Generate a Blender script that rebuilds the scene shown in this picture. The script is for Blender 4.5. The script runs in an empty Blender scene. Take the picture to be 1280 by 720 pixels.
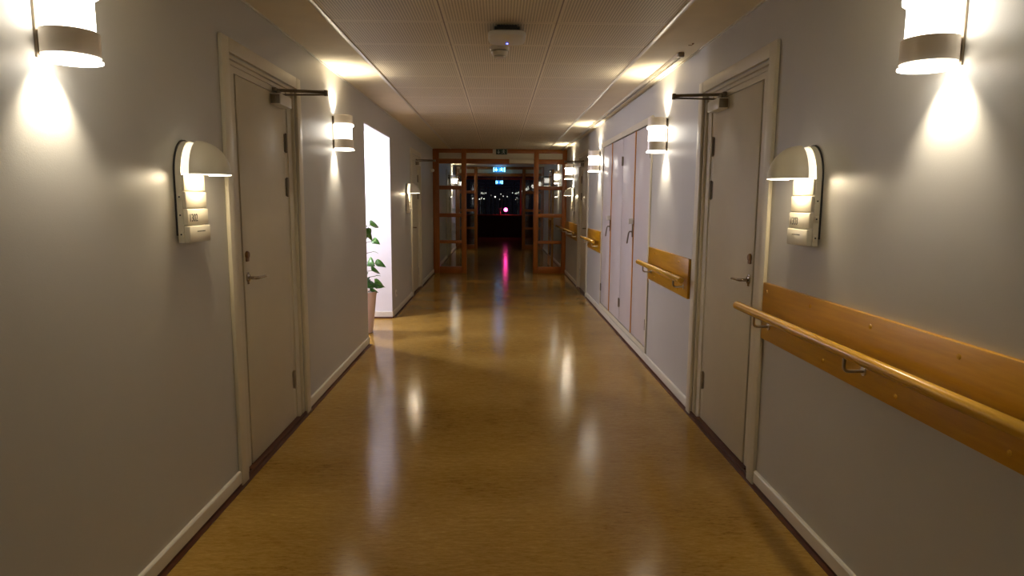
import bpy, bmesh, math, random
from mathutils import Vector, Matrix
random.seed(7)
PI = math.pi
SC = bpy.context.scene
COL = SC.collection
XL, XR, H = -1.34, 1.351, 2.497      # wall faces, ceiling height
T = 0.14                             # wall thickness
Y0, YE = -4.0, 27.0                  # back wall and end wall
P1, P2 = 13.45, 20.3                 # the two glazed timber screens
DOORS = (3.90, 10.68, 17.46)

# ------------------------------------------------------------------ materials
def new_mat(name):
    m = bpy.data.materials.new(name); m.use_nodes = True
    nt = m.node_tree
    return m, nt, nt.nodes['Principled BSDF']
def noise(nt, scale, detail=4, vec=None, rough=.55):
    n = nt.nodes.new('ShaderNodeTexNoise'); n.inputs['Scale'].default_value = scale
    n.inputs['Detail'].default_value = detail; n.inputs['Roughness'].default_value = rough
    if vec: nt.links.new(vec, n.inputs['Vector'])
    return n
def coords(nt, scale=(1, 1, 1), kind='Object'):
    t = nt.nodes.new('ShaderNodeTexCoord'); mp = nt.nodes.new('ShaderNodeMapping')
    mp.inputs['Scale'].default_value = scale
    nt.links.new(t.outputs[kind], mp.inputs['Vector'])
    return mp.outputs['Vector']
def ramp(nt, fac, stops):
    r = nt.nodes.new('ShaderNodeValToRGB')
    while len(r.color_ramp.elements) < len(stops): r.color_ramp.elements.new(.5)
    for e, (p, c) in zip(r.color_ramp.elements, stops):
        e.position = p; e.color = (*c, 1)
    nt.links.new(fac, r.inputs['Fac'])
    return r.outputs['Color']
def bump(nt, b, height, strength, dist=.002):
    n = nt.nodes.new('ShaderNodeBump'); n.inputs['Strength'].default_value = strength
    n.inputs['Distance'].default_value = dist
    nt.links.new(height, n.inputs['Height']); nt.links.new(n.outputs['Normal'], b.inputs['Normal'])
def simple(name, col, rough=.5, metal=0., var=.06, nscale=6, spec=.5, bmp=0., bscale=200, coat=0):
    m, nt, b = new_mat(name)
    n = noise(nt, nscale, 3, coords(nt))
    lo = tuple(c * (1 - var) for c in col); hi = tuple(min(1, c * (1 + var)) for c in col)
    nt.links.new(ramp(nt, n.outputs['Fac'], [(.3, lo), (.7, hi)]), b.inputs['Base Color'])
    b.inputs['Roughness'].default_value = rough; b.inputs['Metallic'].default_value = metal
    b.inputs['Specular IOR Level'].default_value = spec
    if coat:
        b.inputs['Coat Weight'].default_value = coat; b.inputs['Coat Roughness'].default_value = .12
    if bmp:
        n2 = noise(nt, bscale, 4, coords(nt)); bump(nt, b, n2.outputs['Fac'], bmp)
    return m
def emis(name, col, strength, base=(.8, .8, .8)):
    m, nt, b = new_mat(name)
    n = noise(nt, 30, 1, coords(nt))
    e = ramp(nt, n.outputs['Fac'], [(.2, tuple(c * .97 for c in col)), (.8, col)])
    nt.links.new(e, b.inputs['Emission Color'])
    b.inputs['Base Color'].default_value = (*base, 1)
    b.inputs['Emission Strength'].default_value = strength
    return m
def wood(name, c1, c2, rough=.32, axis='Y'):
    m, nt, b = new_mat(name)
    sc = {'Y': (22, 1.6, 22), 'Z': (22, 22, 1.6), 'X': (1.6, 22, 22)}[axis]
    n = noise(nt, 3.0, 6, coords(nt, sc))
    n2 = noise(nt, 1.4, 2, coords(nt, tuple(s * .12 for s in sc)))
    mx = nt.nodes.new('ShaderNodeMath'); mx.operation = 'ADD'
    nt.links.new(n.outputs['Fac'], mx.inputs[0]); nt.links.new(n2.outputs['Fac'], mx.inputs[1])
    hf = nt.nodes.new('ShaderNodeMath'); hf.operation = 'MULTIPLY'; hf.inputs[1].default_value = .5
    nt.links.new(mx.outputs[0], hf.inputs[0])
    nt.links.new(ramp(nt, hf.outputs[0], [(.33, c2), (.5, tuple((a + d) / 2 for a, d in zip(c1, c2))), (.66, c1)]), b.inputs['Base Color'])
    b.inputs['Roughness'].default_value = rough
    b.inputs['Coat Weight'].default_value = .08; b.inputs['Coat Roughness'].default_value = .2; b.inputs['Specular IOR Level'].default_value = .35
    return m
def glass(name):
    m = bpy.data.materials.new(name); m.use_nodes = True
    nt = m.node_tree; nt.nodes.clear()
    o = nt.nodes.new('ShaderNodeOutputMaterial'); mix = nt.nodes.new('ShaderNodeMixShader')
    tr = nt.nodes.new('ShaderNodeBsdfTransparent'); gl = nt.nodes.new('ShaderNodeBsdfGlossy')
    fr = nt.nodes.new('ShaderNodeFresnel'); fr.inputs['IOR'].default_value = 1.52
    tr.inputs['Color'].default_value = (.93, .95, .94, 1)
    gl.inputs['Roughness'].default_value = .01
    nt.links.new(fr.outputs[0], mix.inputs[0]); nt.links.new(tr.outputs[0], mix.inputs[1])
    nt.links.new(gl.outputs[0], mix.inputs[2]); nt.links.new(mix.outputs[0], o.inputs['Surface'])
    return m

M = {}
def wall_mat():
    m, nt, b = new_mat('painted_wall')
    v = coords(nt)
    n = noise(nt, 1.2, 4, v)
    nt.links.new(ramp(nt, n.outputs['Fac'], [(.3, (.51, .495, .46)), (.7, (.54, .525, .49))]), b.inputs['Base Color'])
    b.inputs['Roughness'].default_value = .45
    w = noise(nt, 260, 3, v); bump(nt, b, w.outputs['Fac'], .25, .0015)
    return m
M['wall'] = wall_mat()
def floor_mat():
    m, nt, b = new_mat('linoleum')
    n1 = noise(nt, 5, 8, coords(nt, (2.2, 9, 1)), .68)
    n2 = noise(nt, 30, 6, coords(nt, (1, 4, 1)), .7)
    n3 = noise(nt, 1.3, 3, coords(nt, (.6, 1, 1)))
    a = nt.nodes.new('ShaderNodeMath'); a.operation = 'ADD'
    nt.links.new(n1.outputs['Fac'], a.inputs[0]); nt.links.new(n2.outputs['Fac'], a.inputs[1])
    a2 = nt.nodes.new('ShaderNodeMath'); a2.operation = 'ADD'
    nt.links.new(a.outputs[0], a2.inputs[0]); nt.links.new(n3.outputs['Fac'], a2.inputs[1])
    d = nt.nodes.new('ShaderNodeMath'); d.operation = 'DIVIDE'; d.inputs[1].default_value = 3
    nt.links.new(a2.outputs[0], d.inputs[0])
    nt.links.new(ramp(nt, d.outputs[0], [(.37, (.13, .055, .006)), (.43, (.28, .158, .027)), (.53, (.36, .214, .046)), (.63, (.46, .295, .08))]), b.inputs['Base Color'])
    b.inputs['Roughness'].default_value = .2
    b.inputs['Specular IOR Level'].default_value = .13
    w = noise(nt, 45, 4, coords(nt, (1, 1, 1))); bump(nt, b, w.outputs['Fac'], .22, .0022)
    rr = nt.nodes.new('ShaderNodeMapRange'); rr.inputs['To Min'].default_value = .08; rr.inputs['To Max'].default_value = .19
    nt.links.new(n1.outputs['Fac'], rr.inputs['Value']); nt.links.new(rr.outputs[0], b.inputs['Roughness'])
    return m
M['floor'] = floor_mat()
M['plaster'] = simple('ceiling_plaster', (.80, .71, .52), .75, var=.03)
def tile_mat():
    # perforated ceiling tiles: rows of small dark holes, plain margins, thin joints
    m, nt, b = new_mat('perforated_tile')
    t = nt.nodes.new('ShaderNodeTexCoord'); sx = nt.nodes.new('ShaderNodeSeparateXYZ')
    nt.links.new(t.outputs['Object'], sx.inputs[0])
    def math_(op, a, v=None, bb=None):
        n = nt.nodes.new('ShaderNodeMath'); n.operation = op
        nt.links.new(a, n.inputs[0])
        if v is not None: n.inputs[1].default_value = v
        if bb is not None: nt.links.new(bb, n.inputs[1])
        return n.outputs[0]
    def fold(o, per, off):
        s = math_('ADD', o, off); s = math_('DIVIDE', s, per); s = math_('FRACT', s)
        s = math_('SUBTRACT', s, .5); s = math_('ABSOLUTE', s); return math_('MULTIPLY', s, per)   # distance from period centre
    px, py = .0163, .0163
    hx, hy = fold(sx.outputs[0], px, 0), fold(sx.outputs[1], py, 0)
    hole = math_('MULTIPLY', math_('LESS_THAN', hx, .0042), None, math_('LESS_THAN', hy, .0066))
    TW, TL = .6533, .565
    mx = math_('LESS_THAN', fold(sx.outputs[0], TW, .98 + TW * 0), TW / 2 - .022)
    my = math_('LESS_THAN', fold(sx.outputs[1], TL, TL * 8 - 3.99), TL / 2 - .022)
    hole = math_('MULTIPLY', math_('MULTIPLY', hole, None, mx), None, my)
    jx = math_('GREATER_THAN', fold(sx.outputs[0], TW, .98), TW / 2 - .004)
    jy = math_('GREATER_THAN', fold(sx.outputs[1], TL, TL * 8 - 3.99), TL / 2 - .002)
    j = math_('MAXIMUM', jx, None, jy)
    mix = nt.nodes.new('ShaderNodeMix'); mix.data_type = 'RGBA'
    mix.inputs['A'].default_value = (.80, .715, .54, 1); mix.inputs['B'].default_value = (.47, .40, .28, 1)
    nt.links.new(hole, mix.inputs['Factor'])
    mix2 = nt.nodes.new('ShaderNodeMix'); mix2.data_type = 'RGBA'
    mix2.inputs['B'].default_value = (.28, .22, .15, 1)
    nt.links.new(mix.outputs['Result'], mix2.inputs['A']); nt.links.new(j, mix2.inputs['Factor'])
    nt.links.new(mix2.outputs['Result'], b.inputs['Base Color'])
    b.inputs['Roughness'].default_value = .55
    return m
M['tile'] = tile_mat()
M['paint'] = simple('cream_gloss_paint', (.68, .62, .48), .4, var=.02, bmp=.05, bscale=60)
M['leaf'] = simple('door_leaf_paint', (.62, .56, .42), .5, var=.02, bmp=.04, bscale=60)
M['closetpaint'] = simple('cupboard_white_paint', (.62, .57, .56), .34, var=.02)
M['skirt'] = simple('skirting_white_paint', (.72, .68, .58), .3, var=.03)
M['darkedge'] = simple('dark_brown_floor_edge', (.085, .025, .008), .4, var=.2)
M['metal'] = simple('brushed_steel', (.55, .50, .44), .28, 1, var=.1, nscale=40)
M['darkmetal'] = simple('dark_steel', (.22, .18, .13), .38, .8, var=.15)
M['handlemetal'] = simple('worn_nickel', (.34, .28, .21), .18, 1, var=.15, nscale=40)
M['brass'] = simple('bronze_lock', (.22, .12, .05), .35, .85, var=.15)
M['trim'] = simple('ceiling_trim_metal', (.72, .66, .54), .3, .3, var=.04)
M['oak'] = wood('lacquered_pine', (.60, .31, .012), (.44, .20, .005), .3, 'Y')
M['rail'] = wood('lacquered_beech', (.66, .38, .045), (.52, .27, .018), .22, 'Y')
M['woodv'] = wood('screen_timber_upright', (.40, .13, .02), (.24, .065, .008), .35, 'Z')
M['woodh'] = wood('screen_timber_rail', (.40, .13, .02), (.24, .065, .008), .35, 'X')
M['cream'] = simple('cream_panel', (.62, .54, .36), .5, var=.03)
M['edgewood'] = wood('orange_edge_strip', (.62, .27, .03), (.48, .18, .015), .4, 'Z')
M['lampshell'] = simple('off_white_enamel', (.74, .69, .56), .3, var=.03)
M['pinkshell'] = simple('sconce_band_enamel', (.86, .77, .67), .28, var=.03)
M['white'] = simple('white_plastic', (.75, .72, .66), .35, var=.02)
M['black'] = simple('black_plastic', (.02, .02, .02), .45, var=.1)
M['ink'] = simple('sign_ink', (.03, .03, .03), .6, var=.1)
M['pot'] = simple('blush_ceramic', (.74, .55, .46), .5, var=.05)
M['soil'] = simple('potting_soil', (.03, .018, .01), .95, var=.5, nscale=60, bmp=.6)
M['stem'] = simple('plant_stem', (.08, .12, .03), .6, var=.2)
M['glass'] = glass('clear_pane')
M['green'] = simple('sign_green_unlit', (.01, .035, .015), .35, var=.1)
M['pict'] = simple('sign_pictogram_unlit', (.38, .42, .33), .5, var=.05)
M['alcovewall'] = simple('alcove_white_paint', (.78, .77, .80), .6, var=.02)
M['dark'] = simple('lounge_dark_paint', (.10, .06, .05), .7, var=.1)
M['night'] = simple('night_ground', (.02, .02, .02), .9, var=.3)
WARM, COOL = (1, .87, .66), (.88, .85, 1)
M['glow'] = emis('lit_opal_glass', (1, .93, .80), 9)
def slotmat():
    m = bpy.data.materials.new('lit_translucent_slot'); m.use_nodes = True
    nt = m.node_tree; nt.nodes.clear()
    o = nt.nodes.new('ShaderNodeOutputMaterial'); ad = nt.nodes.new('ShaderNodeAddShader')
    tr = nt.nodes.new('ShaderNodeBsdfTransparent'); em = nt.nodes.new('ShaderNodeEmission')
    n = noise(nt, 20, 1, coords(nt))
    nt.links.new(ramp(nt, n.outputs['Fac'], [(.2, (1, .86, .62)), (.8, (1, .9, .68))]), em.inputs['Color'])
    em.inputs['Strength'].default_value = 1.3; tr.inputs['Color'].default_value = (.06, .055, .045, 1)
    nt.links.new(tr.outputs[0], ad.inputs[0]); nt.links.new(em.outputs[0], ad.inputs[1]); nt.links.new(ad.outputs[0], o.inputs['Surface'])
    return m
M['slot'] = slotmat()
M['glowlow'] = emis('lit_lamp_slot', (1, .88, .66), 5)
M['cyan'] = emis('lit_sign_face', (.005, .12, .75), 1.0, (.02, .3, .4))
M['cyanhi'] = emis('lit_sign_pictogram', (.25, .85, 1), 3.2)
M['led'] = emis('blue_led', (.06, .10, 1), 9)
M['pink'] = emis('pink_lamp_globe', (1, .10, .42), 9)
M['star'] = emis('street_lamp_head', (1, .95, .88), 2.2)
M['alclamp'] = emis('alcove_lamp_face', (.95, .94, 1), 20)
def leafmat():
    m, nt, b = new_mat('pothos_leaf')
    n = noise(nt, 14, 4, coords(nt))
    nt.links.new(ramp(nt, n.outputs['Fac'], [(.35, (.03, .11, .015)), (.6, (.07, .22, .03)), (.75, (.16, .34, .06))]), b.inputs['Base Color'])
    b.inputs['Roughness'].default_value = .35
    b.inputs['Transmission Weight'].default_value = 0
    return m
M['leafgreen'] = leafmat()

# ------------------------------------------------------------------ mesh helpers
def box(bm, x0, x1, y0, y1, z0, z1, bev=0, seg=2):
    if x0 > x1: x0, x1 = x1, x0
    if y0 > y1: y0, y1 = y1, y0
    if z0 > z1: z0, z1 = z1, z0
    r = bmesh.ops.create_cube(bm, size=1)
    for v in r['verts']:
        v.co = Vector(((x0 + x1) / 2 + v.co.x * (x1 - x0), (y0 + y1) / 2 + v.co.y * (y1 - y0), (z0 + z1) / 2 + v.co.z * (z1 - z0)))
    if bev:
        es = list({e for v in r['verts'] for e in v.link_edges})
        bmesh.ops.bevel(bm, geom=es, offset=bev, segments=seg, affect='EDGES', profile=.5)
def lathe(bm, prof, c=(0, 0, 0), n=32, axis='Z', ang=2 * PI, a0=0, caps=True):
    """prof: (radius, height) pairs revolved about axis through c"""
    full = ang > 2 * PI - 1e-4
    cnt = n if full else n + 1
    rings = []
    for r, h in prof:
        ring = []
        for i in range(cnt):
            a = a0 + ang * i / n
            p = (r * math.cos(a), r * math.sin(a), h)
            if axis == 'Y': p = (p[0], p[2], p[1])
            if axis == 'X': p = (p[2], p[0], p[1])
            ring.append(bm.verts.new(Vector(p) + Vector(c)))
        rings.append(ring)
    for A, B in zip(rings, rings[1:]):
        for i in range(cnt if full else cnt - 1):
            j = (i + 1) % cnt
            bm.faces.new((A[i], A[j], B[j], B[i]))
    if caps and full:
        for R_, fl in ((rings[0], 1), (rings[-1], 0)):
            try: bm.faces.new(R_[::-1] if fl else R_)
            except ValueError: pass
def tube(bm, pts, r, n=10, close=True):
    pts = [Vector(p) for p in pts]
    rings = []
    up = None
    for i, p in enumerate(pts):
        t = (pts[min(i + 1, len(pts) - 1)] - pts[max(i - 1, 0)]).normalized()
        if up is None:
            up = Vector((0, 0, 1)) if abs(t.z) < .9 else Vector((0, 1, 0))
        s = t.cross(up).normalized(); up = s.cross(t).normalized()
        rr = r[i] if isinstance(r, (list, tuple)) else r
        rings.append([bm.verts.new(p + (s * math.cos(2 * PI * k / n) + up * math.sin(2 * PI * k / n)) * rr) for k in range(n)])
    for A, B in zip(rings, rings[1:]):
        for i in range(n):
            j = (i + 1) % n
            bm.faces.new((A[i], A[j], B[j], B[i]))
    if close:
        bm.faces.new(rings[0][::-1]); bm.faces.new(rings[-1])
def arc_pts(a, b, c, r, k=6):
    """a-b-c polyline with the corner b rounded by r"""
    a, b, c = map(Vector, (a, b, c))
    u = (a - b).normalized() * r; w = (c - b).normalized() * r
    out = [a]
    for i in range(k + 1):
        t = i / k
        out.append((b + u) * (1 - t) ** 2 + b * 2 * t * (1 - t) + (b + w) * t * t)
    return out + [c]
def extrude_profile(bm, prof, y0, y1):
    """closed (x,z) profile extruded along y"""
    A = [bm.verts.new((x, y0, z)) for x, z in prof]; B = [bm.verts.new((x, y1, z)) for x, z in prof]
    n = len(prof)
    for i in range(n):
        bm.faces.new((A[i], A[(i + 1) % n], B[(i + 1) % n], B[i]))
    bm.faces.new(A[::-1]); bm.faces.new(B)
def mk(name, bm, mat, parent=None, smooth=True, ang=35):
    bmesh.ops.recalc_face_normals(bm, faces=bm.faces[:])
    me = bpy.data.meshes.new(name); bm.to_mesh(me); bm.free()
    me.materials.append(M[mat] if isinstance(mat, str) else mat)
    if smooth:
        me.shade_smooth()
        me.set_sharp_from_angle(angle=math.radians(ang))
    o = bpy.data.objects.new(name, me); COL.objects.link(o)
    if parent is not None: o.parent = parent
    return o
def tag(o, label=None, cat=None, group=None, kind=None):
    if label: o['label'] = label
    if cat: o['category'] = cat
    if group: o['group'] = group
    if kind: o['kind'] = kind
    return o
def root(name, loc, label, cat, group=None, kind=None):
    o = bpy.data.objects.new(name, None); COL.objects.link(o); o.location = loc
    o.empty_display_size = .1
    return tag(o, label, cat, group, kind)
def part(name, mat, parent, fn, label=None, **k):
    bm = bmesh.new(); fn(bm)
    o = mk(name, bm, mat, parent, **k)
    if label: o['label'] = label
    return o
def struct(name, mat, fn, label, cat, **k):
    o = part(name, mat, None, fn, **k)
    return tag(o, label, cat, kind='structure')
def bxs(*L):
    def f(bm):
        for b in L: box(bm, *b)
    return f
def light(name, kind, loc, energy, col, size=.03, parent=None, rot=None, spot=None, blend=.3, shape=None):
    d = bpy.data.lights.new(name, kind); d.energy = energy; d.color = col
    if kind == 'AREA':
        d.size = size
        if shape: d.shape = 'RECTANGLE'; d.size, d.size_y = shape
    else: d.shadow_soft_size = size
    if spot: d.spot_size = spot; d.spot_blend = blend
    o = bpy.data.objects.new(name, d); COL.objects.link(o); o.location = loc
    if rot: o.rotation_euler = rot
    if parent is not None: o.parent = parent
    return o
def text_mesh(name, txt, size, mat, parent, loc, rot, depth=.0006):
    c = bpy.data.curves.new('tmp_text', 'FONT'); c.body = txt; c.size = size; c.extrude = depth
    t = bpy.data.objects.new('tmp_text', c); COL.objects.link(t)
    bpy.context.view_layer.update()
    me = bpy.data.meshes.new_from_object(t.evaluated_get(bpy.context.evaluated_depsgraph_get()))
    bpy.data.objects.remove(t); bpy.data.curves.remove(c)
    me.name = name; me.materials.clear(); me.materials.append(M[mat])
    o = bpy.data.objects.new(name, me); COL.objects.link(o)
    o.parent = parent; o.location = loc; o.rotation_euler = rot
    return o

# ------------------------------------------------------------------ the shell
CO = .535          # half width of a doorway in the wall
DT = 2.18          # doorway height
AL = (6.67, 8.21, 2.235)        # alcove opening
CL = (5.94, 8.66, .12, 2.17)    # recess of the wall cupboards
def wall_segments(bm, xin, xout, side):
    cuts = [(d - CO, d + CO, 0, DT) for d in DOORS]
    if side == 'L': cuts.append((AL[0], AL[1], 0, AL[2]))
    else: cuts.append(CL)
    cuts.sort(); y = Y0
    for a, b_, z0, z1 in cuts:
        box(bm, xin, xout, y, a, 0, H)
        box(bm, xin, xout, a, b_, z1, H)
        if z0: box(bm, xin, xout, a, b_, 0, z0)
        y = b_
    box(bm, xin, xout, y, P2 + .05, 0, H)
struct('wall_left', 'wall', lambda bm: wall_segments(bm, XL, XL - T, 'L'), 'long pale grey wall on the left with an opening to a lit alcove', 'wall', smooth=False)
struct('wall_right', 'wall', lambda bm: wall_segments(bm, XR, XR + T, 'R'), 'long pale grey wall on the right carrying the timber handrails', 'wall', smooth=False)
struct('wall_back', 'wall', bxs((XL - T, XR + T, Y0 - .1, Y0, 0, H)), 'wall behind the viewer closing the corridor', 'wall', smooth=False)
struct('floor', 'floor', bxs((-3.6, 3.6, Y0, YE + .4, -.1, 0)), 'glossy ochre marbled linoleum corridor floor', 'floor', smooth=False)
CE = .98
struct('ceiling', 'tile', bxs((-CE, CE, Y0, P1, H, H + .05)), 'perforated tile ceiling down the middle of the corridor', 'ceiling', smooth=False)
def soff(bm):
    box(bm, XL - 2.2, -CE - .0, Y0, P1, H, H + .06); box(bm, CE, XR + T, Y0, P1, H, H + .06)
    box(bm, XL - 2.2, XR + T + 1.2, P1, YE, H, H + .06)
struct('ceiling_border', 'plaster', soff, 'plain cream plaster ceiling border beside the perforated tiles', 'ceiling', smooth=False)
for i, s in ((1, -1), (2, 1)):
    def tr(bm, s=s):
        box(bm, s * CE - .014, s * CE + .014, Y0, P1 - .06, H - .009, H + .001, .003)
    struct('trim_%d' % i, 'trim', tr, 'thin metal strip edging the ceiling tiles on the %s' % ('left' if s < 0 else 'right'), 'trim')
for i, s in ((7, -1), (8, 1)):
    xw = XL if s < 0 else XR
    struct('trim_%d' % i, 'skirt', bxs((xw, xw - s * .010, Y0, P2, H - .008, H)), 'thin pale sealing line where the %s wall meets the ceiling' % ('left' if s < 0 else 'right'), 'trim', smooth=False)

# skirting and the dark floor edge under it
def runs(side):
    ds = [(d - .625, d + .625) for d in DOORS]
    if side == 'L': ds.append((AL[0], AL[1]))
    ds.sort(); out = []; y = Y0
    for a, b_ in ds:
        out.append((y, a)); y = b_
    out.append((y, P2))
    return out
for side, xw, s in (('left', XL, 1), ('right', XR, -1)):
    def sk(bm):
        for a, b_ in runs('L' if s > 0 else 'R'):
            prof = [(xw, .018), (xw + s * .014, .018), (xw + s * .014, .072), (xw + s * .010, .079), (xw, .081)]
            extrude_profile(bm, prof, a, b_)
    struct('baseboard_' + side, 'skirt', sk, 'cream painted skirting along the foot of the %s wall' % side, 'skirting', smooth=False)
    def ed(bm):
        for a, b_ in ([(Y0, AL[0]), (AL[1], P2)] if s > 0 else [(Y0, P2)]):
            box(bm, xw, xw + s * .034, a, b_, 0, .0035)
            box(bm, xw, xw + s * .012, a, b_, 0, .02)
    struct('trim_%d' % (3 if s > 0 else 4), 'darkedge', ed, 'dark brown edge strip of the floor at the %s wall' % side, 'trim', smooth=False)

# alcove behind the left wall
AX0, AY0, AY1 = -3.3, 5.7, 8.198
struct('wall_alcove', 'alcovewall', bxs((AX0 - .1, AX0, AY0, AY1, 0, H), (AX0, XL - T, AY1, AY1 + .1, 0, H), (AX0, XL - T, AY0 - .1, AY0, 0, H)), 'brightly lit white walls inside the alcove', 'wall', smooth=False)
def reveal(bm):
    box(bm, XL - T, XL - .001, AL[1] - .012, AL[1] + .002, .0, AL[2])
    box(bm, XL - T, XL - .001, AL[0] - .002, AL[0] + .012, 0, AL[2])
    box(bm, XL - T, XL - .001, AL[0], AL[1], AL[2] - .012, AL[2] + .002)
struct('trim_5', 'alcovewall', reveal, 'white lining of the alcove opening in the left wall', 'trim', smooth=False)
struct('baseboard_alcove', 'skirt', bxs((AX0, XL + .002, AL[1] - .026, AL[1] - .012, .02, .085)), 'skirting at the foot of the bright alcove wall', 'skirting', smooth=False)
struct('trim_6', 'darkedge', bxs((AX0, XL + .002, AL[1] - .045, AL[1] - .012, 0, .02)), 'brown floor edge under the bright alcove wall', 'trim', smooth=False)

# ------------------------------------------------------------------ doors
def door(n, side, yc, label):
    xw, s = (XL, 1) if side == 'L' else (XR, -1)
    r = root('door_%d' % n, (xw, yc, 0), label, 'door', kind='structure')
    X = lambda d: s * d
    def casing(bm):
        for a, b_ in ((-.625, -.54), (.54, .625)):
            box(bm, X(.0), X(.02), a, b_, 0, 2.255, .004)
        box(bm, X(0), X(.02), -.54, .54, 2.185, 2.255, .004)
    part('casing', 'paint', r, casing)
    def jamb(bm):
        for q in (-1, 1):
            box(bm, X(-T), X(-.018), q * .535, q * .44, 0, DT)
            box(bm, X(-T), X(-.026), q * .44, q * .382, 0, 2.115 + .03)
            box(bm, X(-.018), X(.0), q * .541, q * .515, 0, DT)
        box(bm, X(-T), X(-.018), -.44, .44, 2.145, DT)
        box(bm, X(-T), X(-.026), -.382, .382, 2.112, 2.146)
        box(bm, X(-.018), X(0), -.515, .515, 2.165, DT)
    part('jamb', 'paint', r, jamb, smooth=False)
    part('threshold', 'darkedge', r, bxs((X(-.1), X(.004), -.44, .44, 0, .016)), smooth=False)
    def leaf(bm): box(bm, X(-.062), X(-.02), -.376, .376, .02, 2.106, .002)
    lf = part('leaf', 'leaf', r, leaf)
    for k, z in enumerate((1.825, 1.55, .29)):
        def hg(bm):
            lathe(bm, [(.0, z - .062), (.008, z - .06), (.008, z + .06), (.0, z + .062)], (X(-.012), .381, 0), 12, caps=False)
            box(bm, X(-.019), X(-.0165), .358, .378, z - .055, z + .055)
            for q in (-.025, .0, .025): box(bm, X(-.0165), X(-.0155), .364, .369, z + q - .003, z + q + .003)
        part('hinge', 'darkmetal' if k < 2 else 'metal', r, hg)
    def lock(bm):
        lathe(bm, [(.0, 0), (.021, 0), (.021, .008), (.016, .013), (0, .013)][::1], (0, 0, 0), 20, 'X', caps=False)
        box(bm, .001, .009, -.0195, .0195, -.036, -.004, .004)
    lk = part('lock', 'brass', r, lock); lk.location = (X(-.02), -.335, 1.175); lk.scale = (s, 1, 1)
    def hnd(bm):
        lathe(bm, [(0, 0), (.024, 0), (.024, .005), (.018, .009), (0, .009)], (0, 0, 0), 20, 'X', caps=False)
        pts = arc_pts((.005, 0, 0), (.052, 0, 0), (.052, .125, -.004), .02)
        tube(bm, pts, [.0085] * (len(pts) - 1) + [.006], 12)
        box(bm, .001, .004, -.012, .012, -.034, .03, .001)
    hd = part('handle', 'handlemetal', r, hnd); hd.location = (X(-.02), -.33, 1.05); hd.scale = (s, 1, 1)
    cl = part('door_closer', 'lampshell', r, lambda bm: box(bm, X(-.02), X(.045), .13, .34, 2.03, 2.095, .005))
    part('end_cap', 'darkmetal', cl, lambda bm: (box(bm, X(-.014), X(.04), .1265, .1305, 2.036, 2.089, .002), lathe(bm, [(.006, -.004), (.006, .0)], (X(.013), .1265, 2.07), 10, 'Y')), 'dark end plate')
    def arms(bm):
        lathe(bm, [(.012, 2.09), (.012, 2.125)], (X(.01), .20, 0), 14)
        tube(bm, [(X(.005), .20, 2.122), (X(.285), .24, 2.118)], .0095, 8)
        tube(bm, [(X(.0), .25, 2.102), (X(.28), .24, 2.104)], .0055, 8)
        lathe(bm, [(.012, 2.096), (.012, 2.13)], (X(.285), .24, 0), 14)
        box(bm, X(-.018), X(.006), .17, .27, 2.112, 2.135, .003)
    part('closer_arm', 'darkmetal', cl, arms)
    return r
door(1, 'L', DOORS[0], 'cream door on the left wall nearest the viewer, beside the lamp over plate 1302')
door(2, 'R', DOORS[0], 'cream door on the right wall nearest the viewer, at the end of the long handrail')
door(3, 'L', DOORS[1], 'cream door on the left wall beyond the bright alcove')
door(4, 'R', DOORS[1], 'cream door on the right wall beyond the wall cupboards')
door(5, 'L', DOORS[2], 'cream door on the left wall behind the first timber screen')
door(6, 'R', DOORS[2], 'cream door on the right wall behind the first timber screen')

# ------------------------------------------------------------------ sconces
def sconce(side, y, label, watts=1.0):
    xw, s = (XL, 1) if side == 'L' else (XR, -1)
    r = root('wall_sconce', (xw, y, 2.0), label, 'wall lamp', 'drum shaped sconces along the corridor')
    cx = s * .083
    part('wall_plate', 'darkmetal', r, lambda bm: box(bm, 0, s * .008, -.035, .035, -.125, .135, .003))
    def band(z0, z1, ro):
        def f(bm):
            lathe(bm, [(ro - .003, z0), (ro, z0 + .002), (ro, z1 - .002), (ro - .003, z1), (ro - .006, z1), (ro - .006, z0), (ro - .003, z0)], (cx, 0, 0), 40, caps=False)
        return f
    part('upper_band', 'pinkshell', r, band(.072, .143, .075))
    part('lower_band', 'pinkshell', r, band(-.118, -.045, .077))
    for z_ in (-.1, .09): part('stand_off', 'metal', r, lambda bm: box(bm, s * .004, s * .02, -.01, .01, z_, z_ + .03))
    part('diffuser', 'glow', r, lambda bm: lathe(bm, [(.064, -.05), (.067, -.045), (.067, .045), (.072, .052), (.080, .058), (.081, .070), (.072, .076), (.066, .076)], (cx, 0, 0), 40, caps=False))
    part('lower_lens', 'glow', r, lambda bm: lathe(bm, [(.0, -.122), (.07, -.122), (.081, -.127), (.081, -.131), (.07, -.133), (0, -.134)], (cx, 0, 0), 40, caps=False))
    part('upper_lens', 'glow', r, lambda bm: lathe(bm, [(.0, .128), (.062, .128), (.062, .132), (0, .132)], (cx, 0, 0), 40, caps=False))
    W = SCW * watts
    light('sconce_uplight', 'SPOT', (s * .05, 0, .147), W, WARM, .025, r, (PI, 0, 0), math.radians(125), .7)
    light('sconce_downlight', 'SPOT', (s * .045, 0, -.145), W * .9, WARM, .02, r, (0, s * math.radians(28), 0), math.radians(104), .7)
    return r
SCW = 20.0
sconce('L', 2.03, 'drum sconce on the left wall nearest the viewer, partly out of frame')
sconce('L', 5.45, 'drum sconce on the left wall between the near door and the alcove')
sconce('L', 18.8, 'drum sconce glowing on the left wall behind the first timber screen', 1.4)
sconce('R', 2.0, 'drum sconce on the right wall nearest the viewer, partly out of frame')
sconce('R', 5.42, 'drum sconce on the right wall between the near door and the cupboards')
sconce('R', 9.0, 'drum sconce on the right wall just beyond the cupboards')
sconce('R', 12.2, 'drum sconce on the right wall just before the first timber screen')
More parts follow.
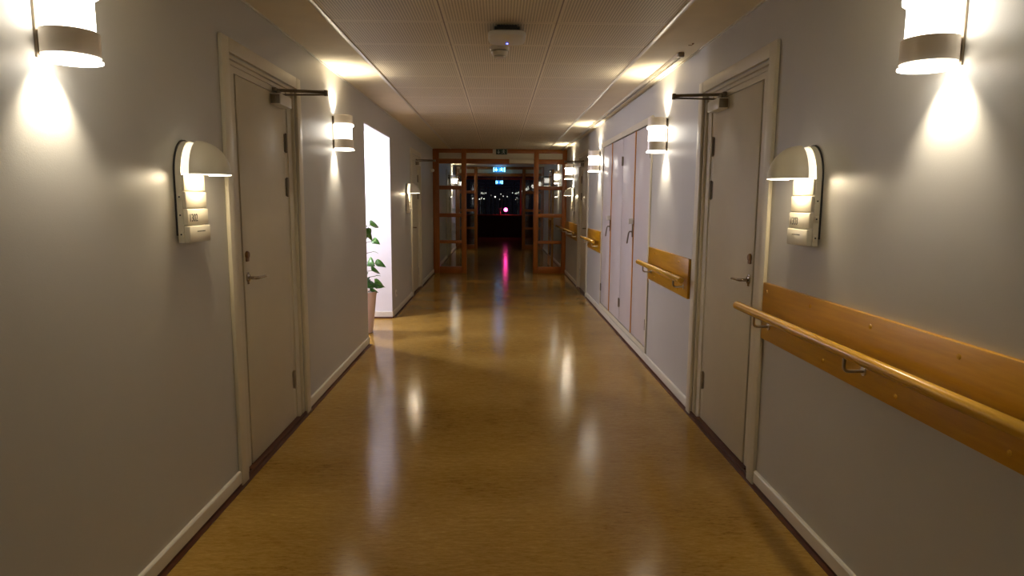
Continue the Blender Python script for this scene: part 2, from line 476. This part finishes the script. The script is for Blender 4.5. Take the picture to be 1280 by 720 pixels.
sconce('R', 15.3, 'drum sconce on the right wall seen through the first screen pane')

# ------------------------------------------------------------------ room number lamps
def number_lamp(side, y, txt, label, watts=1.0):
    xw, s = (XL, 1) if side == 'L' else (XR, -1)
    r = root('room_number_lamp', (xw, y, 1.29), label, 'wall lamp', 'hooded lamps over room number plates')
    R_ = .099; zc = .285; KZ = 1.40       # arch centre above the base, arch height factor
    Y_ = lambda q: q * KZ
    def arch(bm, d0, d1, rad, zb):
        pts = [(-rad, zb)] + [(-rad * math.cos(a), zc + KZ * rad * math.sin(a)) for a in [PI * i / 24 for i in range(25)]] + [(rad, zb)]
        A = [bm.verts.new((s * d0, p, q)) for p, q in pts]; B = [bm.verts.new((s * d1, p, q)) for p, q in pts]
        for i in range(len(pts)):
            j = (i + 1) % len(pts); bm.faces.new((A[i], A[j], B[j], B[i]))
        bm.faces.new(A); bm.faces.new(B[::-1])
    part('back_plate', 'lampshell', r, lambda bm: arch(bm, .006, .030, R_, .0), smooth=True)
    part('gasket', 'black', r, lambda bm: arch(bm, 0, .0065, R_ + .004, .03), 'dark backing seam')
    # glowing slot between plate and hood
    def slot(bm):
        n = 24
        A, B, C_, D = [], [], [], []
        for i in range(n + 1):
            a = PI * i / n; c_, s_ = -math.cos(a), math.sin(a)
            A.append(bm.verts.new((s * .034, c_ * (R_ - .004), zc + KZ * s_ * (R_ - .004))))
            B.append(bm.verts.new((s * .066, c_ * (R_ - .004), zc + KZ * s_ * (R_ - .004))))
            C_.append(bm.verts.new((s * .066, c_ * (R_ - .012), zc + KZ * s_ * (R_ - .012))))
            D.append(bm.verts.new((s * .034, c_ * (R_ - .012), zc + KZ * s_ * (R_ - .012))))
        for P, Q in ((A, B), (B, C_), (C_, D), (D, A)):
            for i in range(n): bm.faces.new((P[i], P[i + 1], Q[i + 1], Q[i]))
        bm.faces.new((A[0], B[0], C_[0], D[0])); bm.faces.new((A[n], B[n], C_[n], D[n]))
    part('light_slot', 'slot', r, slot)
    # quarter dome hood
    def hood(bm):
        n, m_ = 28, 12
        def shell(rad, ext, d0):
            g = []
            for j in range(m_ + 1):
                t = PI / 2 * j / m_          # from rim plane at wall side out
                row = []
                for i in range(n + 1):
                    a = PI * i / n
                    c_, s_ = -math.cos(a), math.sin(a)
                    # ellipsoid: y = rad cos(t) c, z = rad cos(t) s, d = ext sin(t)
                    row.append(bm.verts.new((s * (d0 + ext * math.sin(t)), rad * math.cos(t) * c_, zc + KZ * rad * math.cos(t) * s_)))
                g.append(row)
            for j in range(m_):
                for i in range(n):
                    try: bm.faces.new((g[j][i], g[j][i + 1], g[j + 1][i + 1], g[j + 1][i]))
                    except ValueError: pass
            return g
        a_ = shell(R_ + .002, .128, .064); b_ = shell(R_ - .003, .122, .064)
        for i in range(n): bm.faces.new((a_[0][i], b_[0][i], b_[0][i + 1], a_[0][i + 1]))
        for q in (0, n):
            for j in range(m_): bm.faces.new((a_[j][q], a_[j + 1][q], b_[j + 1][q], b_[j][q]))
        bmesh.ops.remove_doubles(bm, verts=bm.verts[:], dist=1e-5)
    part('hood', 'lampshell', r, hood, ang=60)
    # lit lower rim of the hood
    def rim(bm):
        n = 24; A = []; B = []; C_ = []; D = []
        for i in range(n + 1):
            a = -PI / 2 + PI * i / n
            for L, rr, ee, zz in ((A, R_ + .001, .127, 0), (B, R_ - .012, .114, 0), (C_, R_ - .012, .114, -.003), (D, R_ + .001, .127, -.003)):
                L.append(bm.verts.new((s * (.064 + ee * math.cos(a)), rr * math.sin(a), zc + zz)))
        for P, Q in ((A, B), (B, C_), (C_, D), (D, A)):
            for i in range(n): bm.faces.new((P[i], P[i + 1], Q[i + 1], Q[i]))
    part('hood_rim', 'glowlow', r, rim)
    part('bulb', 'glow', r, lambda bm: lathe(bm, [(0, zc + .012), (.018, zc + .016), (.022, zc + .035), (.016, zc + .06), (0, zc + .065)], (s * .095, 0, 0), 16, caps=False))
    zs = [(.216, .283, .040), (.145, .211, .044), (.074, .140, .048), (.0, .069, .054)]
    for k, (a, b_, d) in enumerate(zs):
        p = part('name_plate', 'lampshell', r, lambda bm: box(bm, s * .030, s * d, -R_ + .002, R_ - .002, a, b_, .003))
        if k == 2 and txt:
            # text reads left to right for a person facing the wall
            if s > 0: tx = text_mesh('number_lettering', txt, .046, 'ink', p, (s * (d + .0004), -R_ + .014, a + .014), (PI / 2, 0, PI / 2))
            else: tx = text_mesh('number_lettering', txt, .046, 'ink', p, (s * (d + .0004), R_ - .014, a + .014), (PI / 2, 0, -PI / 2))
        if k == 2 and txt: tx.scale = (.85, 1, 1)
        if k == 3:
            def dash(bm):
                y_ = -.03
                while y_ < .045:
                    w = random.uniform(.002, .004); box(bm, s * d, s * (d + .0006), y_, y_ + w, a + .043, a + .0475); y_ += w + .0022
            part('small_print', 'ink', p, dash, smooth=False)
    for z in (.035, .115, .19):
        part('side_clip', 'lampshell', r, lambda bm: (box(bm, s * .012, s * .03, -R_ - .006, -R_ + .002, z - .012, z + .012, .002)))
        part('screw', 'black', r, lambda bm: lathe(bm, [(.0035, -R_ - .0075), (.0035, -R_ - .005)], (s * .021, 0, z), 10, 'Y'))
    light('number_lamp_bulb', 'POINT', (s * .082, 0, zc + .018), NLW * watts, (1, .82, .54), .035, r)
    return r
NLW = 8.5
number_lamp('L', 2.87, '1302', 'hooded lamp with room plate 1302 on the left wall beside the near door')
number_lamp('R', 2.86, '1303', 'hooded lamp with room number plate on the right wall above the long handrail')
number_lamp('L', 9.62, None, 'hooded lamp with small plates on the left wall beyond the alcove')
number_lamp('R', 12.0, None, 'hooded lamp with small plates on the right wall near the first timber screen')

# ------------------------------------------------------------------ handrails
def handrail(name_y0, y1, rail0, rail1, brackets, label, screws=()):
    y0 = name_y0; yc = (y0 + y1) / 2
    r = root('handrail', (XR, yc, .79), label, 'handrail', 'timber handrails on the right wall')
    part('backboard', 'oak', r, lambda bm: box(bm, 0, -.02, y0 - yc, y1 - yc, 0, .285, .003))
    def rl(bm):
        a, b_ = rail0 - yc, rail1 - yc
        lathe(bm, [(0, a), (.018, a), (.0215, a + .004), (.0215, b_ - .004), (.018, b_), (0, b_)], (-.095, 0, .145), 24, 'Y', caps=False)
    part('rail', 'rail', r, rl)
    for by in brackets:
        def br(bm):
            q = by - yc
            tube(bm, arc_pts((-.018, q, .075), (-.095, q, .075), (-.095, q, .128), .022), .0065, 10)
            lathe(bm, [(.0, -.0195), (.017, -.0195), (.017, -.024), (0, -.026)], (0, q, .075), 18, 'X', caps=False)
        part('bracket', 'metal', r, br)
    for sy, sz in screws:
        part('screw_cap', 'rail', r, lambda bm: lathe(bm, [(0, -.0195), (.009, -.0195), (.0085, -.022), (0, -.0235)], (0, sy - yc, sz), 14, 'X', caps=False))
sc = [(3.22, .245)] + [(3.22 - .46 * k, z) for k in range(1, 8) for z in (.245,)] + [(2.62 - .5 * k, .04) for k in range(0, 6)]
handrail(-1.2, 3.272, -1.3, 3.42, (3.18, 2.32, 1.4, .4, -.6), 'long timber handrail nearest the viewer, running from the near door out of frame', sc)
handrail(4.60, 5.85, 4.50, 5.93, (4.70, 5.72), 'short timber handrail between the near door and the wall cupboards', [(4.85, .245), (5.6, .245), (4.85, .04), (5.6, .04)])
handrail(8.72, 9.96, 8.80, 10.12, (8.95, 9.85), 'short timber handrail between the wall cupboards and the far door')
handrail(11.31, 13.32, 11.22, 13.38, (11.45, 12.3, 13.2), 'timber handrail between the far door and the first timber screen')
handrail(13.62, 14.55, 13.58, 14.6, (13.8, 14.4), 'timber handrail seen through the pane of the first screen')

# ------------------------------------------------------------------ wall cupboards
def cupboard(y0, y1, first, label):
    yc = (y0 + y1) / 2; w = y1 - y0
    r = root('wall_cupboard', (XR, yc, .09), label, 'cupboard', 'built-in double door cupboards')
    X = lambda d: -d
    h1 = 2.16 - .09
    def carc(bm):
        e = .02
        box(bm, X(-.55), X(-.022), -w / 2 + .002, -w / 2 + e, .032, h1 + .0)
        box(bm, X(-.55), X(-.022), w / 2 - e, w / 2 - .002, .032, h1 + .0)
        box(bm, X(-.55), X(-.022), -w / 2 + e, w / 2 - e, .032, .052); box(bm, X(-.55), X(-.022), -w / 2 + e, w / 2 - e, h1 - .02, h1)
        box(bm, X(-.55), X(-.53), -w / 2 + e, w / 2 - e, .05, h1 - .02)
    part('carcass', 'closetpaint', r, carc, smooth=False)
    def cas(bm):
        a = -w / 2 - (.045 if first else 0); b_ = w / 2 + (0 if first else .045)
        box(bm, X(.001), X(.02), a, b_, 2.165 - .09, 2.225 - .09, .003)
        if first: box(bm, X(.001), X(.014), -w / 2 - .045, -w / 2 - .002, 0, 2.165 - .09, .003)
        else: box(bm, X(.001), X(.014), w / 2 + .002, w / 2 + .045, 0, 2.165 - .09, .003)
        box(bm, X(.001), X(.012), -w / 2, w / 2, 0, .045, .002)
    part('casing', 'paint', r, cas)
    for q, a, b_ in ((-1, -w / 2 + .004, -.014), (1, .015, w / 2 - .004)):
        d_ = part('door', 'closetpaint', r, lambda bm: box(bm, X(-.018), X(.004), a, b_, .052, h1 - .002, .002))
        hy = a if q < 0 else b_
        for z in (1.82, .26):
            def hg(bm):
                yy = hy - q * .004
                lathe(bm, [(.0065, z - .05), (.0065, z + .05)], (X(.01), yy, 0), 10)
                box(bm, X(.004), X(.0055), yy, yy - q * .03, z - .045, z + .045)
            part('hinge', 'darkmetal', d_, hg)
        if q < 0:
            part('edge_strip', 'edgewood', d_, lambda bm: box(bm, X(-.018), X(.012), -.014, .014, .052, h1 - .002), 'orange timber strip where the two doors meet', smooth=False)
            def hl(bm):
                box(bm, X(.012), X(.02), -.014, .02, 1.03, 1.21, .002)
                pts = [(X(.01), .003, 1.085), (X(.045), .003, 1.085)] + [(X(.05 + .014 * math.sin(t)), .003 + .03 * math.sin(t), 1.085 - .12 * t) for t in (.15, .4, .7, 1.0)]
                tube(bm, pts, .0075, 8)
            part('handle', 'darkmetal', d_, hl)
            part('lock_case', 'white', d_, lambda bm: box(bm, X(.012), X(.06), -.02, .024, 1.16, 1.215, .005), 'pale square lock case')
cupboard(5.94, 7.29, True, 'built-in white double door cupboard nearest the viewer')
cupboard(7.30, 8.65, False, 'built-in white double door cupboard, the farther of the two')

# ------------------------------------------------------------------ ceiling items
t = root('access_point', (.04, 4.12, H), 'flat white box with a blue light under the ceiling tiles', 'wireless access point')
def aph(bm):
    pts = []
    for i in range(48):
        a = 2 * PI * i / 48; c, q = math.cos(a), math.sin(a)
        pts.append((.112 * math.copysign(abs(c) ** .45, c), .135 * math.copysign(abs(q) ** .45, q)))
    rings = [[bm.verts.new((x * k, y * k + .005, z)) for x, y in pts] for k, z in ((.93, -.036), (1, -.042), (1, -.056), (.96, -.066), (.88, -.07))]
    for A, B in zip(rings, rings[1:]):
        for i in range(48): bm.faces.new((A[i], A[(i + 1) % 48], B[(i + 1) % 48], B[i]))
    bm.faces.new(rings[0][::-1]); bm.faces.new(rings[-1])
part('housing', 'white', t, aph)
part('bracket', 'black', t, lambda bm: (box(bm, -.075, .075, -.10, .10, -.036, -.012, .003), box(bm, -.06, .06, -.08, .08, -.012, 0)), 'dark mounting bracket')
part('indicator', 'led', t, lambda bm: lathe(bm, [(.0065, -.0725), (.0065, -.069)], (0.002, .075, 0), 12), 'blue indicator light')
t = root('smoke_detector', (-.004, 4.60, H), 'round white smoke detector hanging behind the flat box', 'smoke detector')
part('base', 'lampshell', t, lambda bm: lathe(bm, [(.063, 0), (.063, -.02), (.060, -.024), (.052, -.026)], n=32))
part('sensor_slot', 'black', t, lambda bm: lathe(bm, [(.048, -.026), (.048, -.031)], n=32), 'dark sensing slot')
part('cap', 'lampshell', t, lambda bm: lathe(bm, [(.056, -.031), (.057, -.036), (.047, -.058), (.043, -.060)], n=32))
part('lower_slot', 'darkmetal', t, lambda bm: lathe(bm, [(.038, -.060), (.038, -.063)], n=24), 'dark slot')
part('nose', 'lampshell', t, lambda bm: lathe(bm, [(.040, -.063), (.038, -.072), (.0, -.074)], n=24, caps=False))
t = root('cable_trunking', (1.25, 9.0, H), 'slim double conduit along the ceiling beside the right wall', 'conduit')
part('channel', 'trim', t, lambda bm: (box(bm, -.016, .016, -4.28, 4.35, -.006, 0), box(bm, -.018, -.013, -4.28, 4.35, -.026, 0), box(bm, .013, .018, -4.28, 4.35, -.026, 0), box(bm, -.003, .003, -4.28, 4.35, -.022, 0)), smooth=False)
part('end_cap', 'darkmetal', t, lambda bm: box(bm, -.021, .021, -4.31, -4.275, -.032, 0, .006))
t = part('ceiling_hook', 'brass', None, lambda bm: (lathe(bm, [(.008, 0), (.006, -.006)], n=10), tube(bm, [(0, 0, -.005), (-.01, 0, -.012), (-.03, 0, -.012)], .003, 6)))
t.location = (1.255, 4.44, H); tag(t, 'tiny dark hook in the ceiling near the end of the conduit', 'hook')
# wall bits
def outlet(name, xw, s, y, z, label, cat, w=.085):
    r = root(name, (xw, y, z), label, cat)
    part('cover', 'white', r, lambda bm: box(bm, 0, s * .009, -w / 2, w / 2, -w / 2, w / 2, .003))
    if cat == 'socket':
        part('socket_well', 'darkmetal', r, lambda bm: lathe(bm, [(.018, 0), (.018, s * .0096)], (0, 0, 0), 20, 'X'))
    else:
        part('rocker', 'skirt', r, lambda bm: box(bm, s * .008, s * .013, -.02, .02, -.025, .025, .002))
outlet('wall_socket', XL, 1, 8.50, .275, 'white socket low on the left wall beyond the alcove', 'socket', .09)
outlet('light_switch', XL, 1, 13.15, 1.09, 'white switch on the left wall beside the first timber screen', 'switch')
t = root('alarm_sounder', (XL - .004, 13.05, 2.05), 'small round white fixture high on the left wall beside the first timber screen', 'alarm')
part('base', 'lampshell', t, lambda bm: lathe(bm, [(.05, 0), (.05, .02), (.042, .03)], n=24, axis='X'))
part('dome', 'white', t, lambda bm: lathe(bm, [(.034, .03), (.03, .055), (.016, .07), (0, .073)], n=24, axis='X', caps=False))

# ------------------------------------------------------------------ timber screens
def screen(y, label, sign):
    r = root('glazed_screen', (0, y, 0), label, 'glazed partition', 'glazed timber screens across the corridor')
    xs = [(XL + .001, -1.215), (-.767, -.668), (.688, .785), (1.262, XR - .001)]
    d = .045
    for a, b_ in xs:
        part('post', 'woodv', r, lambda bm: box(bm, a, b_, -d, d, 0, H - .002, .004))
    gaps = [(xs[0][1], xs[1][0]), (xs[1][1], xs[2][0]), (xs[2][1], xs[3][0])]
    for gi, (a, b_) in enumerate(gaps):
        part('top_beam', 'woodh', r, lambda bm: box(bm, a, b_, -d, d, 2.415, H - .002, .003))
        part('transom_beam', 'woodh', r, lambda bm: box(bm, a, b_, -d, d, 2.205, 2.30, .003))
        part('transom_panel', 'cream', r, lambda bm: box(bm, a, b_, -.012, .012, 2.30, 2.415))
        if gi != 1:
            zz = [(0, .135), (.605, .67), (1.14, 1.215), (1.69, 1.768)]
            for z0, z1 in zz:
                part('cross_rail', 'woodh', r, lambda bm: box(bm, a, b_, -.03, .03, z0, z1, .003))
            ed = zz + [(2.205, 0)]
            for k in range(4):
                part('pane', 'glass', r, lambda bm: box(bm, a, b_, -.003, .003, ed[k][1], ed[k + 1][0]), smooth=False)
    return r
s1 = screen(P1, 'first orange timber and glass screen crossing the corridor, the nearer', 1)
part('closer_box', 'cream', s1, lambda bm: box(bm, .19, .68, -.115, -.045, 2.212, 2.30, .005), 'cream door operator box')
s2 = screen(P2, 'second orange timber and glass screen, deeper in the corridor', 2)

# running man + arrow pictogram in a sign-local frame: x right, z up, facing -y
def picto(bm, y, x0, w, h):
    """arrow down then running figure with doorway, thin raised shapes"""
    def poly(pts, th=.0015):
        A = [bm.verts.new((x0 + p[0] * w, y, p[1] * h)) for p in pts]; B = [bm.verts.new((x0 + p[0] * w, y - th, p[1] * h)) for p in pts]
        n = len(pts)
        for i in range(n): bm.faces.new((A[i], A[(i + 1) % n], B[(i + 1) % n], B[i]))
        bm.faces.new(A); bm.faces.new(B[::-1])
    def disc(cx, cz, r_):
        poly([(cx + r_ * math.cos(a) * h / w, cz + r_ * math.sin(a)) for a in [2 * PI * i / 14 for i in range(14)]])
    # arrow
    poly([(.20, .86), (.27, .86), (.27, .46), (.20, .46)])
    poly([(.10, .50), (.37, .50), (.235, .14)])
    # runner
    disc(.70, .82, .09)
    poly([(.62, .70), (.72, .72), (.74, .42), (.66, .40)])
    poly([(.62, .70), (.55, .56), (.50, .58), (.58, .72)][::-1])
    poly([(.72, .70), (.80, .56), (.84, .58), (.76, .74)][::-1])
    poly([(.66, .42), (.74, .42), (.82, .18), (.75, .16)])
    poly([(.66, .42), (.72, .40), (.60, .26), (.50, .24), (.50, .30), (.58, .32)])
t = root('exit_sign', (.005, P1 - .05, 2.38), 'unlit green exit sign with arrow and running figure on the first screen', 'exit sign')
part('sign_box', 'cream', t, lambda bm: box(bm, -.145, .145, -.045, -.002, 0, .115, .004))
fc = part('sign_face', 'green', t, lambda bm: box(bm, -.08, .14, -.049, -.044, .006, .110, .001))
part('pictogram', 'pict', fc, lambda bm: picto(bm, -.049, -.08, .22, .115), smooth=False)
def lit_sign(y, z, w, label, watts):
    t = root('lit_exit_sign', (-.01, y, z), label, 'exit sign')
    part('sign_box', 'white', t, lambda bm: box(bm, -w, w, -.012, .012, 0, .15, .003))
    part('hanger', 'metal', t, lambda bm: (box(bm, -.12, -.11, -.005, .005, .15, H - z), box(bm, .11, .12, -.005, .005, .15, H - z)))
    for q in (-1, 1):
        f = part('sign_face', 'cyan', t, lambda bm: box(bm, -w + .007, w - .007, q * .012, q * .015, .008, .142), smooth=False)
        def g(bm):
            picto(bm, 0, -w + .007, 2 * w - .014, .15)
            for v in bm.verts:
                v.co.y = -.015 + v.co.y
            # bright doorways at both ends
            box(bm, -w + .012, -w + .036, -.0165, -.015, .012, .138); box(bm, w - .05, w - .014, -.0165, -.015, .012, .138)
            if q > 0:
                bmesh.ops.rotate(bm, verts=bm.verts[:], cent=(0, 0, 0), matrix=Matrix.Rotation(PI, 3, 'Z'))
        part('pictogram', 'cyanhi', f, g, smooth=False)
    light('exit_sign_light', 'POINT', (0, -.10, .06), watts, (.15, .35, 1), .06, t)
    light('exit_sign_light', 'POINT', (0, .10, .06), watts * .3, (.1, .35, 1), .06, t)
lit_sign(P2 - .42, 2.315, .185, 'glowing blue exit sign hanging in front of the second screen', 1.2)
lit_sign(26.3, 2.12, .15, 'smaller looking blue lit exit sign in the dark lounge, below the nearer blue sign', .2)

# open timber door folded along the right wall behind the first screen
t = root('timber_door_leaf', (1.17, 15.1, 0), 'narrow timber door standing open along the right wall behind the first screen', 'door')
part('frame', 'edgewood', t, lambda bm: (box(bm, -.024, .024, -.5, -.4, .005, 2.16, .003), box(bm, -.024, .024, .4, .5, .005, 2.16, .003), box(bm, -.024, .024, -.4, .4, .005, .22), box(bm, -.024, .024, -.4, .4, 2.05, 2.16), box(bm, -.024, .024, -.4, .4, 1.05, 1.13)))
part('pane', 'glass', t, lambda bm: (box(bm, -.003, .003, -.4, .4, .22, 1.05), box(bm, -.003, .003, -.4, .4, 1.13, 2.05)), smooth=False)
part('door_closer', 'black', t, lambda bm: box(bm, -.08, -.024, -.47, -.25, 2.09, 2.16, .004), 'black closer box')
part('kick_block', 'cream', t, lambda bm: box(bm, -.045, -.024, -.49, -.42, .02, .2, .004))

# ------------------------------------------------------------------ dark lounge and night window
LX = 3.2
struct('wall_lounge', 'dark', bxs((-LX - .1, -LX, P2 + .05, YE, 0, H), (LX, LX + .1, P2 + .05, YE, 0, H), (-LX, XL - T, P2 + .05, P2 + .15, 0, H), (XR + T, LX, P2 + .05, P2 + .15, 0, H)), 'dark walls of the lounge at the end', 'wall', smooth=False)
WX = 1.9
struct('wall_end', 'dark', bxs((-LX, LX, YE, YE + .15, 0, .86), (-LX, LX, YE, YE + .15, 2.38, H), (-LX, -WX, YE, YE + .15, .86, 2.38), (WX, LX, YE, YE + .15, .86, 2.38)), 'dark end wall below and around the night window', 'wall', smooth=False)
w = root('window_1', (0, YE + .05, .86), 'wide window onto the dark night at the corridor end', 'window', kind='structure')
part('frame', 'woodh', w, lambda bm: (box(bm, -WX, WX, -.03, .03, 0, .06), box(bm, -WX, WX, -.03, .03, 1.46, 1.52), box(bm, -WX, -WX + .06, -.03, .03, .06, 1.46), box(bm, WX - .06, WX, -.03, .03, .06, 1.46), box(bm, .83, .89, -.03, .03, .06, 1.46)), smooth=False)
part('pane', 'glass', w, lambda bm: box(bm, -WX + .06, .83, -.003, .003, .06, 1.46), smooth=False)
part('pane', 'glass', w, lambda bm: box(bm, .89, WX - .06, -.003, .003, .06, 1.46), smooth=False)
part('sill', 'woodh', w, lambda bm: box(bm, -WX, WX, -.40, -.03, .02, .05, .004))
t = root('globe_lamp', (.25, YE - .2, .91), 'small glowing pink globe lamp on the window sill at the corridor end', 'table lamp')
part('foot', 'black', t, lambda bm: lathe(bm, [(.06, 0), (.055, .01), (.012, .018), (.012, .13), (.03, .14)], n=20))
part('globe', 'pink', t, lambda bm: bmesh.ops.create_uvsphere(bm, u_segments=20, v_segments=14, radius=.075, matrix=Matrix.Translation((0, 0, .205))))
light('globe_lamp_light', 'POINT', (0, -.12, .2), 3, (1, .02, .25), .06, t)
t = root('sill_vase', (.02, YE - .22, .91), 'small dark vase with twigs beside the pink lamp', 'vase')
part('body', 'brass', t, lambda bm: lathe(bm, [(.035, 0), (.05, .05), (.03, .11), (.02, .13)], n=18))
def twigs(bm):
    for k in range(7):
        a = k * 2.4; tube(bm, [(0, 0, .12), (.03 * math.cos(a), .03 * math.sin(a), .2), (.08 * math.cos(a), .06 * math.sin(a), .27)], .006, 5)
part('twigs', 'stem', t, twigs)
# night outside
g_ = struct('night_terrain', 'night', bxs((-120, 120, YE + 1, 200, -6.6, -6.5)), 'dark ground outside the window', 'ground', smooth=False)
far = [(600, 249.5, .10), (603, 247.5, .08), (608, 242, .09), (606, 249, .08), (619.5, 246.5, .17), (626.5, 243.2, .09), (629.5, 245.6, .08), (634.5, 246.2, .09), (641, 241.5, .08), (625, 249.6, .06), (646.5, 247.5, .06), (614.5, 244.8, .05)]
where = ['second from the left', 'third from the left', 'high in the left part of the view', 'just right of the leftmost one', 'the brightest of all', 'just right of centre', 'right of centre beside a twin', 'farther right', 'highest on the right', 'lowest near the centre', 'the farthest right', 'the faintest, left of the brightest']
where[0] = 'the leftmost'; where[1] = 'second from the left'
for k, (u, v, rad) in enumerate(far):
    D_ = 60 + 4 * (k % 3)
    x = (u - 625.0) / 824 * D_; z = 1.47 + (251.3 - v) / 824 * D_
    t = root('street_lamp', (x, D_, -6.5), 'distant street lamp outside the night window, ' + where[k], 'street lamp', 'distant street lamps beyond the window')
    part('pole', 'black', t, lambda bm: lathe(bm, [(.07, 0), (.04, z + 6.5 - rad * .6)], n=8))
    part('lamp_head', 'star', t, lambda bm: bmesh.ops.create_uvsphere(bm, u_segments=10, v_segments=6, radius=rad * .42, matrix=Matrix.Translation((0, 0, z + 6.5))))

# ------------------------------------------------------------------ alcove: plant and lamp
PX, PY = -1.51, 7.30
t = root('potted_plant', (PX, PY, 0), 'leafy green plant in a tall blush pot at the edge of the bright alcove', 'potted plant')
part('pot', 'pot', t, lambda bm: lathe(bm, [(0, .0), (.085, 0), (.095, .01), (.142, .43), (.148, .45), (.15, .465), (.138, .465), (.132, .43), (0, .43)], n=32, caps=False))
part('soil', 'soil', t, lambda bm: lathe(bm, [(.128, .43), (.128, .443), (0, .45)], n=24, caps=False))
stems = []
def st(bm):
    tube(bm, [(0, 0, .43), (.01, .0, .8), (-.005, .01, 1.16)], [.016, .013, .007], 8)
    for pts in stems: tube(bm, pts, .0035, 5)
def leaf_geo(bm, base, direction, length, width, droop, roll):
    d = Vector(direction).normalized(); up = Vector((0, 0, 1))
    side = d.cross(up).normalized(); nrm = side.cross(d).normalized()
    side = side * math.cos(roll) + nrm * math.sin(roll)
    nrm2 = side.cross(d).normalized()
    prof = [(0, .0), (.05, .30), (.15, .75), (.30, 1.0), (.5, .92), (.7, .66), (.86, .34), (1, .0)]
    prev = None
    for t_, w_ in prof:
        c = Vector(base) + d * length * t_ - Vector((0, 0, 1)) * droop * length * t_ * t_
        hw = width / 2 * w_
        row = [bm.verts.new(c - side * hw + nrm2 * hw * .25), bm.verts.new(c), bm.verts.new(c + side * hw + nrm2 * hw * .25)]
        if prev:
            for i in (0, 1): bm.faces.new((prev[i], prev[i + 1], row[i + 1], row[i]))
        prev = row
leaves = []
# leaves that show past the wall edge, then the rest round the stem
shown = [(1.20, .13, -.05, .13, .085), (1.02, .14, -.02, .12, .08), (.90, .13, .02, .09, .03), (.775, .17, .02, .15, .07), (.70, .14, -.05, .13, .10), (.63, .17, .05, .07, .04), (.56, .19, -.06, .15, .10), (.54, .15, .04, .13, .09), (.47, .10, -.02, .12, .07), (.80, .10, -.1, .12, .09)]
for z, x, y_, L, W_ in shown: leaves.append((z, x * .75, y_, L, W_, Vector((1, y_ * 4 - .25, .25))))
for k in range(34):
    a = k * 2.399 + .4; z = .50 + .70 * ((k * .618) % 1.0)
    rr = random.uniform(.04, .13) * (1.1 - .35 * (z - .5))
    dx, dy = math.cos(a), math.sin(a)
    if dx > .35: dx *= .35
    leaves.append((z, rr * dx, rr * dy, random.uniform(.09, .15), random.uniform(.06, .10), Vector((dx, dy, random.uniform(-.1, .4)))))
for z, x, y_, L, W_, dr in leaves: stems.append([(0, 0, z - .07), (x * .5, y_ * .5, z - .01), (x, y_, z)])
part('stem', 'stem', t, st)
def fol(bm):
    for i, (z, x, y_, L, W_, dr) in enumerate(leaves):
        if i < len(shown): leaf_geo(bm, (x, y_, z), dr, L * .9, W_ * 1.35, random.uniform(.2, .6), (-1) ** i * random.uniform(.6, 1.1) if W_ > .05 else .15)
        else: leaf_geo(bm, (x, y_, z), dr, L, W_ * 1.1, random.uniform(.3, .9), random.uniform(-.9, .9))
f = part('foliage', 'leafgreen', t, fol, ang=80)
sd = f.modifiers.new('thickness', 'SOLIDIFY'); sd.thickness = .0012

t = root('alcove_lamp', (-2.32, 7.50, H), 'pendant lamp hidden inside the alcove', 'pendant lamp')
part('cord', 'white', t, lambda bm: lathe(bm, [(.045, 0), (.045, -.02), (.004, -.03), (.004, -.27)], n=16))
part('shade', 'white', t, lambda bm: lathe(bm, [(.02, -.26), (.03, -.27), (.11, -.36), (.108, -.362), (.028, -.275)], n=28, caps=False))
part('bulb', 'alclamp', t, lambda bm: lathe(bm, [(0, -.28), (.02, -.29), (.035, -.34), (.02, -.375), (0, -.38)], n=20, caps=False))
light('alcove_light', 'POINT', (0, 0, -.42), 150, COOL, .03, t)

# ------------------------------------------------------------------ world, camera, colour
wd = bpy.data.worlds.new('night'); SC.world = wd; wd.use_nodes = True
bg = wd.node_tree.nodes['Background']; bg.inputs['Color'].default_value = (.004, .004, .007, 1); bg.inputs['Strength'].default_value = .5

f_, pi_, ya_, ro_, h_ = 823.8875, .131510, .0196143, -.00673897, 1.47321966
cp, sp = math.cos(pi_), math.sin(pi_); cy, sy = math.cos(ya_), math.sin(ya_)
F = Vector((sy * cp, cy * cp, -sp)); Rv = Vector((cy, -sy, 0)); Dn = F.cross(Rv)
c_, s_ = math.cos(ro_), math.sin(ro_)
R2 = Rv * c_ + Dn * s_; D2 = Dn * c_ - Rv * s_
cam = bpy.data.cameras.new('camera'); co = bpy.data.objects.new('camera', cam); COL.objects.link(co)
mw = Matrix((( R2.x, -D2.x, -F.x, 0), (R2.y, -D2.y, -F.y, 0), (R2.z, -D2.z, -F.z, h_), (0, 0, 0, 1)))
co.matrix_world = mw
cam.sensor_width = 36; cam.lens = f_ / 1280 * 36; cam.clip_start = .05; cam.clip_end = 500
SC.camera = co
SC.view_settings.view_transform = 'Standard'; SC.view_settings.look = 'None'
SC.view_settings.gamma = 1; SC.view_settings.exposure = 0.05
